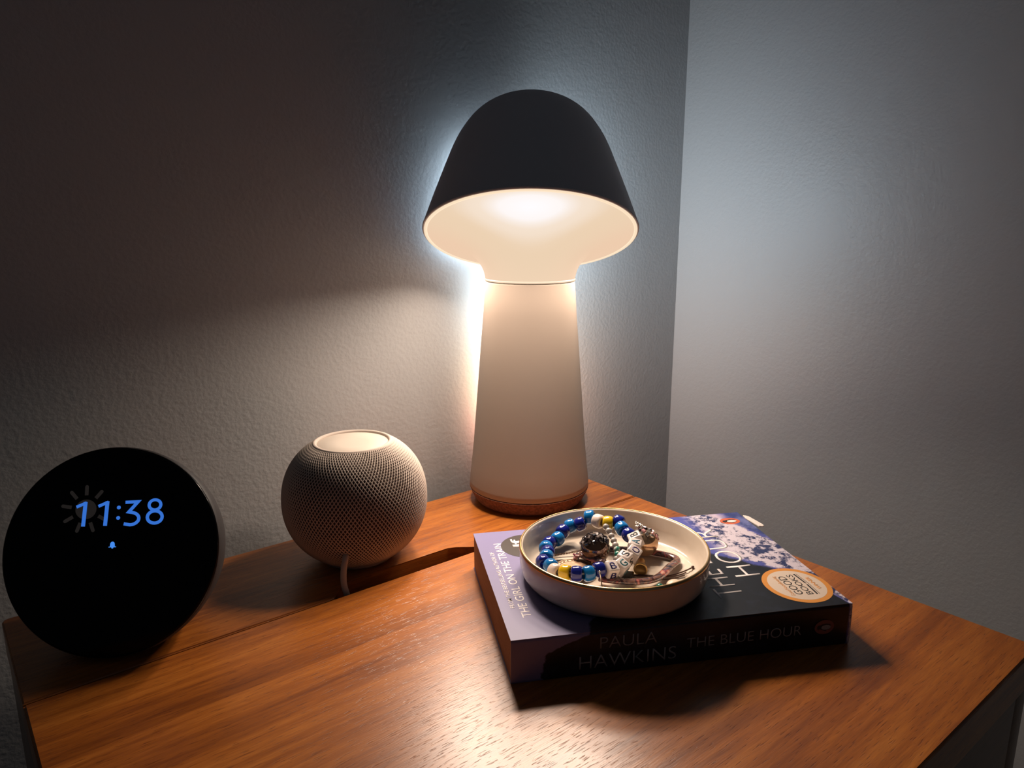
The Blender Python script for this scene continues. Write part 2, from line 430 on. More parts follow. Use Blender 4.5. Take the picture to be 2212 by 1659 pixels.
o = bm_obj('top_plate', lathe_bm([(0, zt-.0004), (.010, zt-.0003), (rt.x-.0010, zt), (rt.x-.0004, zt-.0006), (rt.x-.0004, zt-.003), (0, zt-.003)], 96), PLATE, pod, True)
o = bm_obj('foot', lathe_bm([(0, .0002), (.0235, .0002), (.0250, .0012), (rb.x, rb.y), (0, rb.y+.001)], 64), simple('grey_rubber_foot', (.30, .25, .22), .7), pod, True)
CORD = simple('grey_cord', (.42, .37, .34), .7)
wp = [V(p)-V((PX, PY, 0)) for p in [(-.2610, -.0860, .0205), (-.2645, -.0915, .0188), (-.2672, -.0940, .0130), (-.2683, -.0955, .0050), (-.2672, -.0970, -.003), (-.2640, -.0965, -.014), (-.2600, -.0945, -.035), (-.258, -.092, -.066)]]
bm = bmesh.new(); tube_into(bm, catmull(wp, 7), .0020, 12)
bm_obj('cord', bm, CORD, pod, True)
bm = bmesh.new(); tube_into(bm, [V((-.2585, -.0830, .0210))-V((PX, PY, 0)), V((-.2622, -.0880, .0200))-V((PX, PY, 0))], [.0032, .0024], 14)
bm_obj('cord_grommet', bm, CLOTH, pod, True)

# ------------------------------------------------------------------ round smart display
EC = V((-.39248, -.07316, .05595)); EAZ, EEL = rad(33.57), rad(21.25)
en = V((-math.sin(EAZ)*math.cos(EEL), -math.cos(EAZ)*math.cos(EEL), math.sin(EEL)))
er_ = V((0, 0, 1)).cross(en).normalized(); eu = en.cross(er_)
disp = thing('smart_display', 'round black bedside clock display reading 11:38 in blue', 'clock', (EC.x, EC.y, 0))
EM = frame(V((0, 0, EC.z)), er_, eu, en)
BLACKG = simple('black_screen_glass', (.0012, .0012, .0015), .12, spec=.12)
BODYM = simple('dark_plastic_body', (.035, .032, .034), .6)
o = bm_obj('screen', xf(lathe_bm([(0, .0002), (.0548, .0002), (.0560, -.0004), (.0563, -.0014), (.0563, -.002), (0, -.002)], 128), EM), BLACKG, disp); autosmooth(o, 60)
body = [(0, -.0018), (.0558, -.0018), (.0566, -.0030), (.0568, -.006), (.0562, -.012), (.0545, -.021), (.0510, -.032), (.0455, -.044), (.0380, -.055), (.0290, -.0635), (.0180, -.069), (.0080, -.071), (0, -.0712)]
bmb = xf(lathe_bm(body, 96), EM)
for v in bmb.verts:
    if v.co.z < .0006: v.co.z = .0006
o = bm_obj('body', bmb, BODYM, disp); autosmooth(o, 60)
BLUE = emit('blue_digits', (.035, .16, .62), 1.0)
bm_list = []
def ribbon(bm, pts, wd, z0=.0003, th=.0002, closed=False):
    pts = [V((p[0], p[1])) for p in pts]; n = len(pts); Lf = []; Rt = []
    for i in range(n):
        if closed: d1 = (pts[i]-pts[i-1]).normalized(); d2 = (pts[(i+1) % n]-pts[i]).normalized()
        else:
            d1 = (pts[i]-pts[i-1]).normalized() if i else None
            d2 = (pts[i+1]-pts[i]).normalized() if i < n-1 else None
            d1 = d1 or d2; d2 = d2 or d1
        nn = V((-(d1+d2).y, (d1+d2).x)).normalized(); c = max(.35, nn.dot(V((-d1.y, d1.x))))
        a = pts[i]+nn*wd/2/c; b2 = pts[i]-nn*wd/2/c
        Lf.append([bm.verts.new((a.x, a.y, z)) for z in (z0, z0+th)]); Rt.append([bm.verts.new((b2.x, b2.y, z)) for z in (z0, z0+th)])
    for i in range(n if closed else n-1):
        j = (i+1) % n
        bm.faces.new((Lf[i][1], Rt[i][1], Rt[j][1], Lf[j][1])); bm.faces.new((Lf[i][0], Lf[j][0], Rt[j][0], Rt[i][0]))
        bm.faces.new((Lf[i][0], Lf[i][1], Lf[j][1], Lf[j][0])); bm.faces.new((Rt[i][0], Rt[j][0], Rt[j][1], Rt[i][1]))
    if not closed:
        for i in (0, n-1): bm.faces.new((Lf[i][0], Rt[i][0], Rt[i][1], Lf[i][1]))
def disc_poly(bm, cx, cy, rx, ry, z0=.0003, th=.0002, seg=32, rot=0):
    c_, s_ = math.cos(rot), math.sin(rot)
    ps = [(cx+c_*rx*math.cos(2*math.pi*i/seg)-s_*ry*math.sin(2*math.pi*i/seg), cy+s_*rx*math.cos(2*math.pi*i/seg)+c_*ry*math.sin(2*math.pi*i/seg)) for i in range(seg)]
    poly(bm, ps, z0, th)
def poly(bm, ps, z0=.0003, th=.0002):
    lo = [bm.verts.new((x, y, z0)) for x, y in ps]; hi = [bm.verts.new((x, y, z0+th)) for x, y in ps]; n = len(ps)
    bm.faces.new(lo[::-1]); bm.faces.new(hi)
    for i in range(n): bm.faces.new((lo[i], lo[(i+1) % n], hi[(i+1) % n], hi[i]))
mm = .001
def arcp(cx, cy, rx, ry, a0, a1, n=16):
    return [(cx+rx*math.cos(rad(a0+(a1-a0)*i/n)), cy+ry*math.sin(rad(a0+(a1-a0)*i/n))) for i in range(n+1)]
for dx in (0, 11.45):
    bm = bmesh.new()
    ribbon(bm, [((-18.9+dx)*mm, 24.2*mm), ((-14.6+dx)*mm, 26.0*mm), ((-14.3+dx)*mm, 24.6*mm)], 1.6*mm)
    ribbon(bm, [((-14.25+dx)*mm, 26.8*mm), ((-15.0+dx)*mm, 13.6*mm)], 1.95*mm, .00031)
    bm_obj('digit', xf(bm, EM), BLUE, disp)
bm = bmesh.new(); disc_poly(bm, 3.25*mm, 23.2*mm, 1.0*mm, 1.0*mm); disc_poly(bm, 3.15*mm, 17.6*mm, 1.0*mm, 1.0*mm)
bm_obj('colon', xf(bm, EM), BLUE, disp)
bm = bmesh.new()
ribbon(bm, [(6.7*mm, 25.9*mm), (13.3*mm, 26.0*mm), (8.6*mm, 20.6*mm)] + [(p[0]*mm, p[1]*mm) for p in arcp(9.4, 17.0, 4.6, 3.35, 80, -90, 18)] + [(6.2*mm, 14.3*mm)], 1.7*mm)
bm_obj('digit', xf(bm, EM), BLUE, disp)
bm = bmesh.new()
ribbon(bm, [(p[0]*mm, p[1]*mm) for p in arcp(22.3, 24.0, 3.1, 2.75, 0, 360, 28)[:-1]], 1.6*mm, .0003, .0002, True)
ribbon(bm, [(p[0]*mm, p[1]*mm) for p in arcp(22.4, 17.4, 3.9, 3.3, 0, 360, 32)[:-1]], 1.7*mm, .00032, .0002, True)
bm_obj('digit', xf(bm, EM), BLUE, disp)
bm = bmesh.new()
ps = [(-1.25, 2.35), (-1.15, 3.6)] + [(0.0+1.15*math.cos(rad(a)), 3.6+1.35*math.sin(rad(a))) for a in range(160, 19, -20)] + [(1.15, 3.6), (1.25, 2.35), (1.95, 2.3), (1.95, 1.9), (-1.95, 1.9), (-1.95, 2.3)]
poly(bm, [((x+.75)*mm, y*mm) for x, y in ps][::-1]); disc_poly(bm, .75*mm, 1.75*mm, .5*mm, .45*mm, .00025)
bm_obj('alarm_bell_icon', xf(bm, EM), emit('bell_blue', (.06, .26, .85), 1.0), disp)
bm = bmesh.new(); cx, cy = -14.0, 22.8
disc_poly(bm, cx*mm, cy*mm, 5.5*mm, 5.3*mm, .00022, .00004, 40)
for k in range(9):
    a = rad(90+40*k)
    if k == 7 : continue
    c1 = V((cx+7.6*math.cos(a), cy+7.6*math.sin(a)))*mm; c2 = V((cx+12.2*math.cos(a), cy+12.2*math.sin(a)))*mm
    d = (c2-c1).normalized(); nn = V((-d.y, d.x))*.95*mm
    cap = [c2+nn*math.cos(rad(q))+d*.95*mm*math.sin(rad(q)) for q in range(0, 181, 30)]
    poly(bm, [tuple(c1-nn), *[tuple(p) for p in cap[::-1]], tuple(c1+nn)][::-1], .00022, .00004)
bm_obj('weather_sun_icon', xf(bm, EM), emit('dim_sun', (.012, .010, .009), 1.0), disp)

# ------------------------------------------------------------------ book
BA = math.atan2(-.0892, .1694); BO = (-.2470, -.2391, 0)
BL, BW, BT = .1925, .1320, .0250
book = thing('paperback_book', 'thick blue and black paperback novel lying flat under the trinket dish', 'book', BO, rot=(0, 0, BA))
m, nt, b = new_mat('book_cover_print')     # local x = down the cover, y = from spine to fore edge
tc = N(nt, 'ShaderNodeTexCoord'); sx_ = N(nt, 'ShaderNodeSeparateXYZ'); L(nt, tc.outputs['Object'], sx_.inputs[0])
def math_(op, a, b_=None, c=None, clamp=False):
    n = N(nt, 'ShaderNodeMath', operation=op); n.use_clamp = clamp
    for i, v in enumerate((a, b_, c)):
        if v is None: continue
        if isinstance(v, (int, float)): n.inputs[i].default_value = v
        else: L(nt, v, n.inputs[i])
    return n.outputs[0]
def noise_(scale, det=6, stretch=(1, 1, 1), rough=.6):
    mp = N(nt, 'ShaderNodeMapping'); mp.inputs['Scale'].default_value = stretch; L(nt, tc.outputs['Object'], mp.inputs[0])
    n = N(nt, 'ShaderNodeTexNoise'); n.inputs['Scale'].default_value = scale; n.inputs['Detail'].default_value = det; n.inputs['Roughness'].default_value = rough
    L(nt, mp.outputs[0], n.inputs['Vector']); return n.outputs['Fac']
def mix_(f, c1, c2):
    n = N(nt, 'ShaderNodeMixRGB'); L(nt, f, n.inputs[0])
    for i, c in ((1, c1), (2, c2)):
        if isinstance(c, tuple): n.inputs[i].default_value = (*c, 1)
        else: L(nt, c, n.inputs[i])
    return n.outputs[0]
def sstep(x, lo, hi):
    n = N(nt, 'ShaderNodeMapRange'); n.interpolation_type = 'SMOOTHSTEP'
    L(nt, x, n.inputs['Value']); n.inputs['From Min'].default_value = lo; n.inputs['From Max'].default_value = hi
    return n.outputs[0]
cx_, cy_, cz_ = sx_.outputs[0], sx_.outputs[1], sx_.outputs[2]
nlow = noise_(28, 3); nmid = noise_(95, 8, (1, 1, 1), .7); nhi = noise_(260, 5, (1, 1, 1), .7)
lav = (.20, .18, .34); blue = (.075, .085, .33); dark = (.006, .0065, .010); cloud = (.62, .50, .60); foam = (.66, .58, .66); navy = (.022, .032, .11)
skyf = sstep(cx_, .05, .13)
sky = mix_(skyf, lav, blue)
# clouds high on the cover near the fore edge and drifting down
cl = math_('ADD', math_('MULTIPLY', math_('SUBTRACT', nlow, .5), 1.1), math_('MULTIPLY', math_('SUBTRACT', nmid, .5), .22))
# distance to a diagonal cloud band from (.155,.13) to (.172,.085)
dband = math_('ABSOLUTE', math_('SUBTRACT', math_('ADD', cx_, math_('MULTIPLY', cy_, .25)), .2015))
cloudf = sstep(math_('SUBTRACT', cl, math_('MULTIPLY', math_('SUBTRACT', dband, .012), 14)), -.05, .22)
cloudf = math_('MULTIPLY', cloudf, sstep(cx_, .125, .150))
col = mix_(cloudf, sky, cloud)
# surf: a ragged white mass lower right
e1 = math_('SUBTRACT', cy_, math_('ADD', .0640, math_('MULTIPLY', math_('SUBTRACT', cx_, .157), -1.02)))   # above this line -> surf
surf = math_('ADD', math_('ADD', e1, math_('MULTIPLY', math_('MAXIMUM', math_('SUBTRACT', cx_, .1835), 0), 4)), math_('MULTIPLY', math_('SUBTRACT', nmid, .5), .035))
e2 = math_('SUBTRACT', math_('ADD', .105, math_('MULTIPLY', math_('SUBTRACT', cx_, .183), -2.2)), cy_)      # below this -> surf, beyond: sea
surf2 = math_('ADD', e2, math_('MULTIPLY', math_('SUBTRACT', nmid, .5), .04))
surff = math_('MULTIPLY', sstep(surf, -.001, .004), sstep(surf2, -.002, .006))
surff = math_('MULTIPLY', surff, sstep(cx_, .146, .160))
holes = sstep(math_('ADD', math_('MULTIPLY', nmid, .6), math_('MULTIPLY', nhi, .4)), .45, .52)
foamc = mix_(holes, navy, foam)
col = mix_(surff, col, foamc)
# sea at the far right edge
seaf = math_('MULTIPLY', sstep(math_('MULTIPLY', e2, -1), .001, .008), sstep(cx_, .178, .184))
col = mix_(seaf, col, mix_(sstep(nmid, .42, .62), (.035, .05, .19), (.16, .18, .40)))
# dark rock near the spine
tail = math_('MULTIPLY', math_('MAXIMUM', math_('SUBTRACT', cx_, .1835), 0), 4)
rock = math_('ADD', math_('SUBTRACT', math_('SUBTRACT', math_('MULTIPLY_ADD', math_('SUBTRACT', cx_, .157), -.98, .0610), tail), cy_), math_('MULTIPLY', math_('SUBTRACT', nmid, .5), .016))
rockline = math_('ADD', math_('SUBTRACT', .074, cy_), math_('MULTIPLY', math_('SUBTRACT', nlow, .5), .03))
rk = math_('MULTIPLY', math_('MAXIMUM', sstep(rock, -.002, .003), 0), sstep(rockline, -.003, .002))
rk2 = sstep(math_('ADD', math_('SUBTRACT', cx_, .0285), math_('ADD', math_('MULTIPLY', math_('SUBTRACT', nmid, .5), .016), math_('MULTIPLY', cz_, -.45))), 0, .0015)
rk2 = sstep(math_('ADD', math_('ADD', cx_, math_('MULTIPLY', math_('SUBTRACT', nmid, .5), .014)), math_('ADD', math_('MULTIPLY', sstep(cz_, .014, .0252), -.024), math_('MULTIPLY', cy_, -.42))), .0165, .0185)
rk = math_('MULTIPLY', rk, rk2)
col = mix_(rk, col, mix_(sstep(nmid, .45, .7), dark, (.016, .019, .032)))
L(nt, col, b.inputs['Base Color']); b.inputs['Roughness'].default_value = .42; b.inputs['Specular IOR Level'].default_value = .4
COVERM = m
m, nt, b = new_mat('page_edges')
tc = N(nt, 'ShaderNodeTexCoord'); mp = N(nt, 'ShaderNodeMapping'); mp.inputs['Scale'].default_value = (.03, .03, 1)
L(nt, tc.outputs['Object'], mp.inputs[0]); n = N(nt, 'ShaderNodeTexNoise'); n.inputs['Scale'].default_value = 2600; n.inputs['Detail'].default_value = 2
L(nt, mp.outputs[0], n.inputs['Vector']); rp = N(nt, 'ShaderNodeValToRGB'); rp.color_ramp.elements[0].position = .35; rp.color_ramp.elements[1].position = .65
rp.color_ramp.elements[0].color = (.30, .20, .15, 1); rp.color_ramp.elements[1].color = (.42, .29, .22, 1)
L(nt, n.outputs['Fac'], rp.inputs[0]); L(nt, rp.outputs[0], b.inputs['Base Color']); b.inputs['Roughness'].default_value = .9
PAGE = m
o = bm_obj('page_block', box_bm(.0004, BL-.0004, .0010, BW-.0008, .0005, BT-.0006), PAGE, book)
ct = .00045
bm = box_bm(0, BL, 0, BW, BT-ct, BT, 0)
o = bm_obj('front_cover', bm, COVERM, book)
bm = box_bm(0, BL, .0006, BW, .0001, ct, 0); o = bm_obj('back_cover', bm, COVERM, book)
# spine wraps with softly rounded edges
prof = [(.0016, BT-.00002), (.0008, BT-.00015), (.0001, BT-.0008), (-.0002, BT-.002), (-.0004, BT/2), (-.0002, .002), (.0001, .0008), (.0008, .0001)]
bm = bmesh.new()
a_ = [[bm.verts.new((x, y, z)) for y, z in prof] for x in (0, BL)]
b_ = [[bm.verts.new((x, y+.00045 if y < .0005 else y, z-.0003*(z > BT/2)+.0003*(z < BT/2))) for y, z in prof] for x in (0, BL)]
for i in range(len(prof)-1):
    bm.faces.new((a_[0][i], a_[1][i], a_[1][i+1], a_[0][i+1])); bm.faces.new((b_[0][i], b_[0][i+1], b_[1][i+1], b_[1][i]))
    for s_ in (0, 1): bm.faces.new((a_[s_][i], a_[s_][i+1], b_[s_][i+1], b_[s_][i]))
o = bm_obj('spine', bm, COVERM, book, True)
WPRINT = simple('white_print', (.86, .78, .76), .5)
SPRINT = simple('shaded_spine_print', (.28, .27, .27), .5)  # white print with the spine's shade put into its colour
def cover_text(s, v_base, u0, u1, cap, mat, name='cover_lettering', z=BT, off=0, parent=None, thick=.00006):
    bm = text_mesh(s, u1-u0, cap, thick, off)
    M_ = frame((v_base, u0, z+.00002), (0, 1, 0), (-1, 0, 0), (0, 0, 1))
    return bm_obj(name, xf(bm, M_), mat, parent or book)
cover_text('FROM THE BESTSELLING AUTHOR OF', .0085, .0310, .1010, .0027, WPRINT, off=.004)
cover_text('THE GIRL ON THE TRAIN', .0154, .0203, .1130, .0052, WPRINT)
cover_text('THE BLUE', .1392, .0192, .1000, .0175, WPRINT, off=-.012)
cover_text('HOUR', .1602, .0405, .1075, .0175, WPRINT, off=-.012)
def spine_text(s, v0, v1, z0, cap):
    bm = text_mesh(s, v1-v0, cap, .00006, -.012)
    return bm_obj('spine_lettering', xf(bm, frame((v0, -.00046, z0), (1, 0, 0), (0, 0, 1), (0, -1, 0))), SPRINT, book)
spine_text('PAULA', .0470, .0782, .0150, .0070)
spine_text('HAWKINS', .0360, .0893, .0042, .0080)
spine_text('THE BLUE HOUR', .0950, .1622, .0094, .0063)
# publisher's oval emblem: orange oval with a standing bird
ORANGE = simple('emblem_orange', (.62, .13, .055), .5); INK = simple('emblem_black', (.02, .016, .016), .5)
def emblem(M_, sc, parent, ORANGE=ORANGE, WPRINT=WPRINT):
    bm = bmesh.new(); disc_poly(bm, 0, 0, .0052*sc, .0072*sc, .00002, .00006, 40); e0 = bm_obj('emblem', xf(bm, M_), ORANGE, parent)
    bm = bmesh.new()
    poly(bm, [(x*.001*sc, y*.001*sc) for x, y in ((-1.2, -4.6), (1.4, -4.6), (2.0, -3.6), (2.5, -1.2), (2.3, 1.4), (1.5, 3.2), (1.6, 4.2), (.9, 5.2), (-.2, 5.5), (-1.1, 5.0), (-2.6, 4.5), (-1.3, 4.0), (-1.5, 2.6), (-2.3, 1.2), (-3.2, -1.6), (-2.5, -1.5), (-2.1, -3.4))], .00008, .00003)
    k = bm_obj('bird_silhouette', xf(bm, M_), INK, e0)
    bm = bmesh.new(); disc_poly(bm, -.3*.001*sc, -1.2*.001*sc, 1.75*.001*sc, 3.5*.001*sc, .00011, .00003, 24)
    bm_obj('bird_belly', xf(bm, M_), WPRINT, e0)
emblem(frame((.1797, .1180, BT), (0, 1, 0), (-1, 0, 0), (0, 0, 1)), 1.0, book)
emblem(frame((.1760, -.00046, .0126), (0, 0, 1), (-1, 0, 0), (0, -1, 0)), .82, book, simple('emblem_shaded_orange', (.22, .07, .055), .5), SPRINT)  # same orange emblem, its colour darkened to stand for shade on the spine
# award sticker
SO = simple('sticker_orange', (.72, .29, .055), .45); SCR = simple('sticker_cream', (.72, .58, .47), .45)
bm = bmesh.new(); disc_poly(bm, .1738, .0250, .0190, .0206, BT+.00002, .00008, 72); st = bm_obj('award_sticker', bm, SO, book); st['label'] = 'round orange and cream award sticker on the cover'
bm = bmesh.new(); disc_poly(bm, .1738, .0250, .0160, .0174, BT+.0001, .00003, 72); bm_obj('sticker_face', bm, SCR, st)
def st_text(s, dv, half, cap, mat, off=0):
    cover_text(s, .1738+dv, .0250-half, .0250+half, cap, mat, 'sticker_lettering', BT+.00012, off, st, .00003)
st_text('Good Housekeeping', -.0074, .0115, .0024, SO, .01)
st_text('GOOD', -.0018, .0108, .0048, INK, .004)
st_text('BOOKS', .0036, .0118, .0040, INK, .004)
st_text('WINNER', .0118, .0072, .0024, SO, .02)
bm = bmesh.new()
def sbar(v0, u0, v1, u1, wd): ribbon(bm, [(v0, u0), (v1, u1)], wd, BT+.00013, .00003)
c_ = .1738
poly(bm, [(c_+.0050, .0128), (c_+.0060, .0128), (c_+.0066, .0235), (c_+.0062, .0250), (c_+.0056, .0235)][::-1], BT+.00013, .00003)
poly(bm, [(c_+.0050, .0372), (c_+.0056, .0265), (c_+.0062, .0250), (c_+.0066, .0265), (c_+.0060, .0372)][::-1], BT+.00013, .00003)
sbar(c_+.0070, .0128, c_+.0076, .0250, .0003); sbar(c_+.0076, .0250, c_+.0070, .0372, .0003)
bm_obj('sticker_open_book_mark', bm, INK, st)
# black round sticker partly under the dish
bm = bmesh.new(); disc_poly(bm, .0322, .1065, .0176, .0172, BT+.00002, .00008, 60)
bs = bm_obj('black_round_sticker', bm, simple('sticker_black', (.035, .025, .022), .5), book); bs['label'] = 'black round sticker with white letters, half under the dish'
cover_text('lf', .0285, .1060, .1180, .0062, WPRINT, 'sticker_lettering', BT+.0001, .03, bs, .00003)
cover_text('ii', .0325, .0900, .0985, .0062, WPRINT, 'sticker_lettering', BT+.0001, .03, bs, .00003)
# white tab at the far edge
pts = [(.1962, .1235), (.1968, .1215), (.1983, .1060), (.1978, .1035), (.1958, .1040), (.1945, .1200)]
wt = bm_obj('bookmark', prism_bm([(.1930, .1245), (.1945, .1236), (.1962, .1218), (.1985, .1075), (.1985, .1050), (.1968, .1040), (.1945, .1050), (.1925, .1200)], .0146, .0153, .0002),
            simple('white_card', (.85, .76, .70), .5))
wt.matrix_world = Matrix.Translation(V(BO)+V((0, 0, .0105))) @ Matrix.Rotation(BA, 4, 'Z')
tag(wt, 'small white tab sticking out past the far corner of the paperback', 'bookmark')
wt.location = V(BO)+V((0, 0, .0105)); wt.rotation_euler = (0, 0, BA)

# ------------------------------------------------------------------ trinket dish
DCX, DCY = -.1561, -.2226; DR = .0554; RZ = .0452
dish = thing('trinket_dish', 'round cream ceramic trinket dish with a gold rim, standing on the book', 'dish', (DCX, DCY, BT+.0002))
m, nt, b = new_mat('cream_glaze')
tc = N(nt, 'ShaderNodeTexCoord'); n = N(nt, 'ShaderNodeTexNoise'); n.inputs['Scale'].default_value = 45; n.inputs['Detail'].default_value = 5
L(nt, tc.outputs['Object'], n.inputs['Vector']); rp = N(nt, 'ShaderNodeValToRGB'); rp.color_ramp.elements[0].position = .3; rp.color_ramp.elements[1].position = .7
rp.color_ramp.elements[0].color = (.60, .50, .40, 1); rp.color_ramp.elements[1].color = (.70, .60, .50, 1)
L(nt, n.outputs['Fac'], rp.inputs[0]); L(nt, rp.outputs[0], b.inputs['Base Color']); b.inputs['Roughness'].default_value = .16; b.inputs['Specular IOR Level'].default_value = .55
GLAZE = m
GOLD = simple('gold_line', (.80, .52, .24), .28, 1)
hz = RZ-BT-.0002
bp_ = [(0, .0008), (.046, .0008), (.0475, 0), (.0495, .0002), (.0520, .0016), (.0540, .0045), (.0551, .0090), (.0555, hz-.0022), (.0555, hz-.0010), (.0551, hz-.0003), (.0544, hz), (.0536, hz-.0003), (.0532, hz-.0010),
       (.0529, .0115), (.0515, .0070), (.0490, .0045), (.0465, .0036), (.0455, .0038), (.0445, .0034), (0, .0032)]
o = bm_obj('bowl', lathe_bm(bp_, 128), GLAZE, dish, True)
o = bm_obj('gold_rim', lathe_bm([(.05565, hz-.0014), (.05565, hz-.0006), (.0552, hz+.0001), (.05445, hz+.0004), (.0542, hz+.0002), (.0550, hz-.0004), (.0553, hz-.0014)], 128), GOLD, dish, True)
FLOORZ = BT+.0002+.0033

# ------------------------------------------------------------------ bead bracelet
BEADS = [('l',-.1400,-.1867,.0460),('w',-.1398,-.1941,.0456),('y',-.1380,-.2008,.0461),('n',-.1316,-.2038,.0460),('l',-.1351,-.2099,.0447),('n',-.1364,-.2169,.0432),
('B',-.1377,-.2238,.0429),('A',-.1435,-.2279,.0416),('O',-.1492,-.2320,.0401),('S',-.1562,-.2323,.0391),('G',-.1627,-.2352,.0373),('B',-.1697,-.2342,.0374),
('n',-.1756,-.2304,.0378),('l',-.1828,-.2290,.0372),('n',-.1888,-.2258,.0377),('y',-.1914,-.2196,.0368),('w',-.1935,-.2131,.0358),('l',-.1909,-.2065,.0355),
('n',-.1907,-.1995,.0353),('l',-.1847,-.1956,.0354),('n',-.1795,-.1910,.0348),('l',-.1757,-.1850,.0346),('n',-.1697,-.1813,.0345),('l',-.1627,-.1813,.0356),
('n',-.1563,-.1792,.0381),('l',-.1496,-.1791,.0400),('n',-.1469,-.1852,.0426)]
br = thing('bead_bracelet', 'bracelet of blue, white and yellow plastic beads with white letter cubes', 'bracelet', (DCX, DCY, FLOORZ))
BOFF = V((DCX, DCY, FLOORZ))
def plastic(name, col):
    return simple(name, col, .14, spec=.55, coat=.6)
BM = {'l': plastic('light_blue_bead', (.008, .16, .46)), 'n': plastic('navy_bead', (.008, .014, .19)), 'y': plastic('yellow_bead', (.72, .46, .012)), 'w': plastic('white_bead', (.74, .62, .56))}
BLAB = {'l': 'light blue bead', 'n': 'navy blue bead', 'y': 'yellow bead', 'w': 'white bead'}
bprof = []
for k in range(17):
    a = rad(-100+200*k/16)
    bprof.append((.0021+.0024*max(0, 1)*(abs(math.cos(a))**.62)*(1 if math.cos(a) > 0 else -.1), .0033*math.copysign(abs(math.sin(a))**.75, math.sin(a))))
bprof = [(.0016, -.0026)] + bprof[1:-1] + [(.0016, .0026), (.0016, -.0026)]
bead_me = {}
for k in BM:
    bmx = lathe_bm(bprof, 28); bmesh.ops.recalc_face_normals(bmx, faces=bmx.faces[:]); me = bpy.data.meshes.new('bead'); bmx.to_mesh(me); bmx.free(); me.materials.append(BM[k])
    for p in me.polygons: p.use_smooth = True
    bead_me[k] = me
CUBEW = plastic('white_letter_cube', (.74, .65, .61))
cube_bm = box_bm(-.0035, .0035, -.0040, .0040, -.0040, .0040, .0010, 3); cube_me = bpy.data.meshes.new('letter_bead'); cube_bm.to_mesh(cube_me); cube_bm.free(); cube_me.materials.append(CUBEW)
for p in cube_me.polygons: p.use_smooth = True
LC = {'B': simple('ink_navy', (.02, .015, .10), .4), 'G': simple('ink_teal', (.01, .11, .13), .4), 'S': simple('ink_black', (.01, .009, .012), .4), 'O': simple('ink_purple', (.035, .012, .10), .4), 'A': simple('ink_blue', (.015, .10, .16), .4)}
nb = len(BEADS); PB = [V(q[1:]) for q in BEADS]
camp = V((-.45747, -.50063, .233))
for i, q in enumerate(BEADS):
    t = (PB[(i+1) % nb]-PB[i-1]).normalized(); c = PB[i]-BOFF
    if q[0] in BM:
        o = bpy.data.objects.new('bead', bead_me[q[0]]); COL.objects.link(o); o.parent = br
        o.matrix_local = axis_frame(c, t); o['label'] = BLAB[q[0]]
    else:
        x = -t                                     # letters read towards the lamp side
        view = (camp-PB[i]).normalized(); n_ = V((0, 0, 1))*.75+view*.75
        if i == 6: n_ = V((0, 0, 1))*.5+view*.3+V((-.25, .35, 0))
        n_ = (n_-x*n_.dot(x)).normalized(); y = n_.cross(x)
        if i == 6:
            R_ = Matrix.Rotation(rad(12), 3, x); n_ = R_ @ n_; y = R_ @ y
        jit = {6: 0, 7: 6, 8: 14, 9: -10, 10: 8, 11: -4}[i]
        R_ = Matrix.Rotation(rad(jit), 3, x); n_ = R_ @ n_; y = R_ @ y
        o = bpy.data.objects.new('letter_bead', cube_me); COL.objects.link(o); o.parent = br
        o.matrix_local = frame(c, x, y, n_)
        o['label'] = 'white cube bead lettered %s' % q[0]
        wd = {'B': .0030, 'G': .0034, 'S': .0030, 'O': .0037, 'A': .0036}[q[0]]
        faces = [((1, 0, 0), (0, 1, 0), (0, 0, 1)), ((1, 0, 0), (0, 0, -1), (0, 1, 0)), ((1, 0, 0), (0, 0, 1), (0, -1, 0))]
        bml = bmesh.new()
        for fx, fy, fz in faces:
            tb = text_mesh(q[0], wd*1.2, .0048, .00012, .014, 'CENTER'); xf(tb, frame(V(fz)*.00397+V(fy)*-.0024, V(fx), V(fy), V(fz)))
            tm = bpy.data.meshes.new('tmp'); tb.to_mesh(tm); tb.free(); bml.from_mesh(tm); bpy.data.meshes.remove(tm)
        bm_obj('letter', bml, LC[q[0]] if i != 6 else LC['S'], o)
bm = bmesh.new(); tube_into(bm, [p-BOFF for p in PB], .0006, 6, True); bm_obj('elastic_cord', bm, simple('clear_elastic', (.5, .45, .42), .3), br, True)

# ------------------------------------------------------------------ trinkets inside the dish
SILVER = simple('silver_metal', (.62, .56, .50), .22, 1); BRASS = simple('old_brass', (.62, .40, .15), .3, 1); BRONZE = simple('dark_bronze', (.13, .075, .05), .35, 1)
SMOKE = simple('smoky_glass_ball', (.16, .085, .055), .10, .7, spec=.8, coat=.5)
AMBERB = simple('gold_mirror_ball', (.62, .40, .24), .14, .75)
GEM = [simple('black_gem', (.02, .014, .016), .12, spec=.9), simple('grey_gem', (.22, .18, .17), .15, spec=.9), simple('plum_gem', (.16, .012, .04), .12, spec=.9), simple('pink_gem', (.60, .30, .30), .15, spec=.9), simple('silver_gem', (.62, .56, .5), .2, .8)]
chip_me = []
for k in range(5):
    cb_ = box_bm(-.0014, .0014, -.0010, .0010, -.0006, .0006, .0004, 1)
    me = bpy.data.meshes.new('stone'); cb_.to_mesh(me); cb_.free(); me.materials.append(GEM[k]); chip_me.append(me)
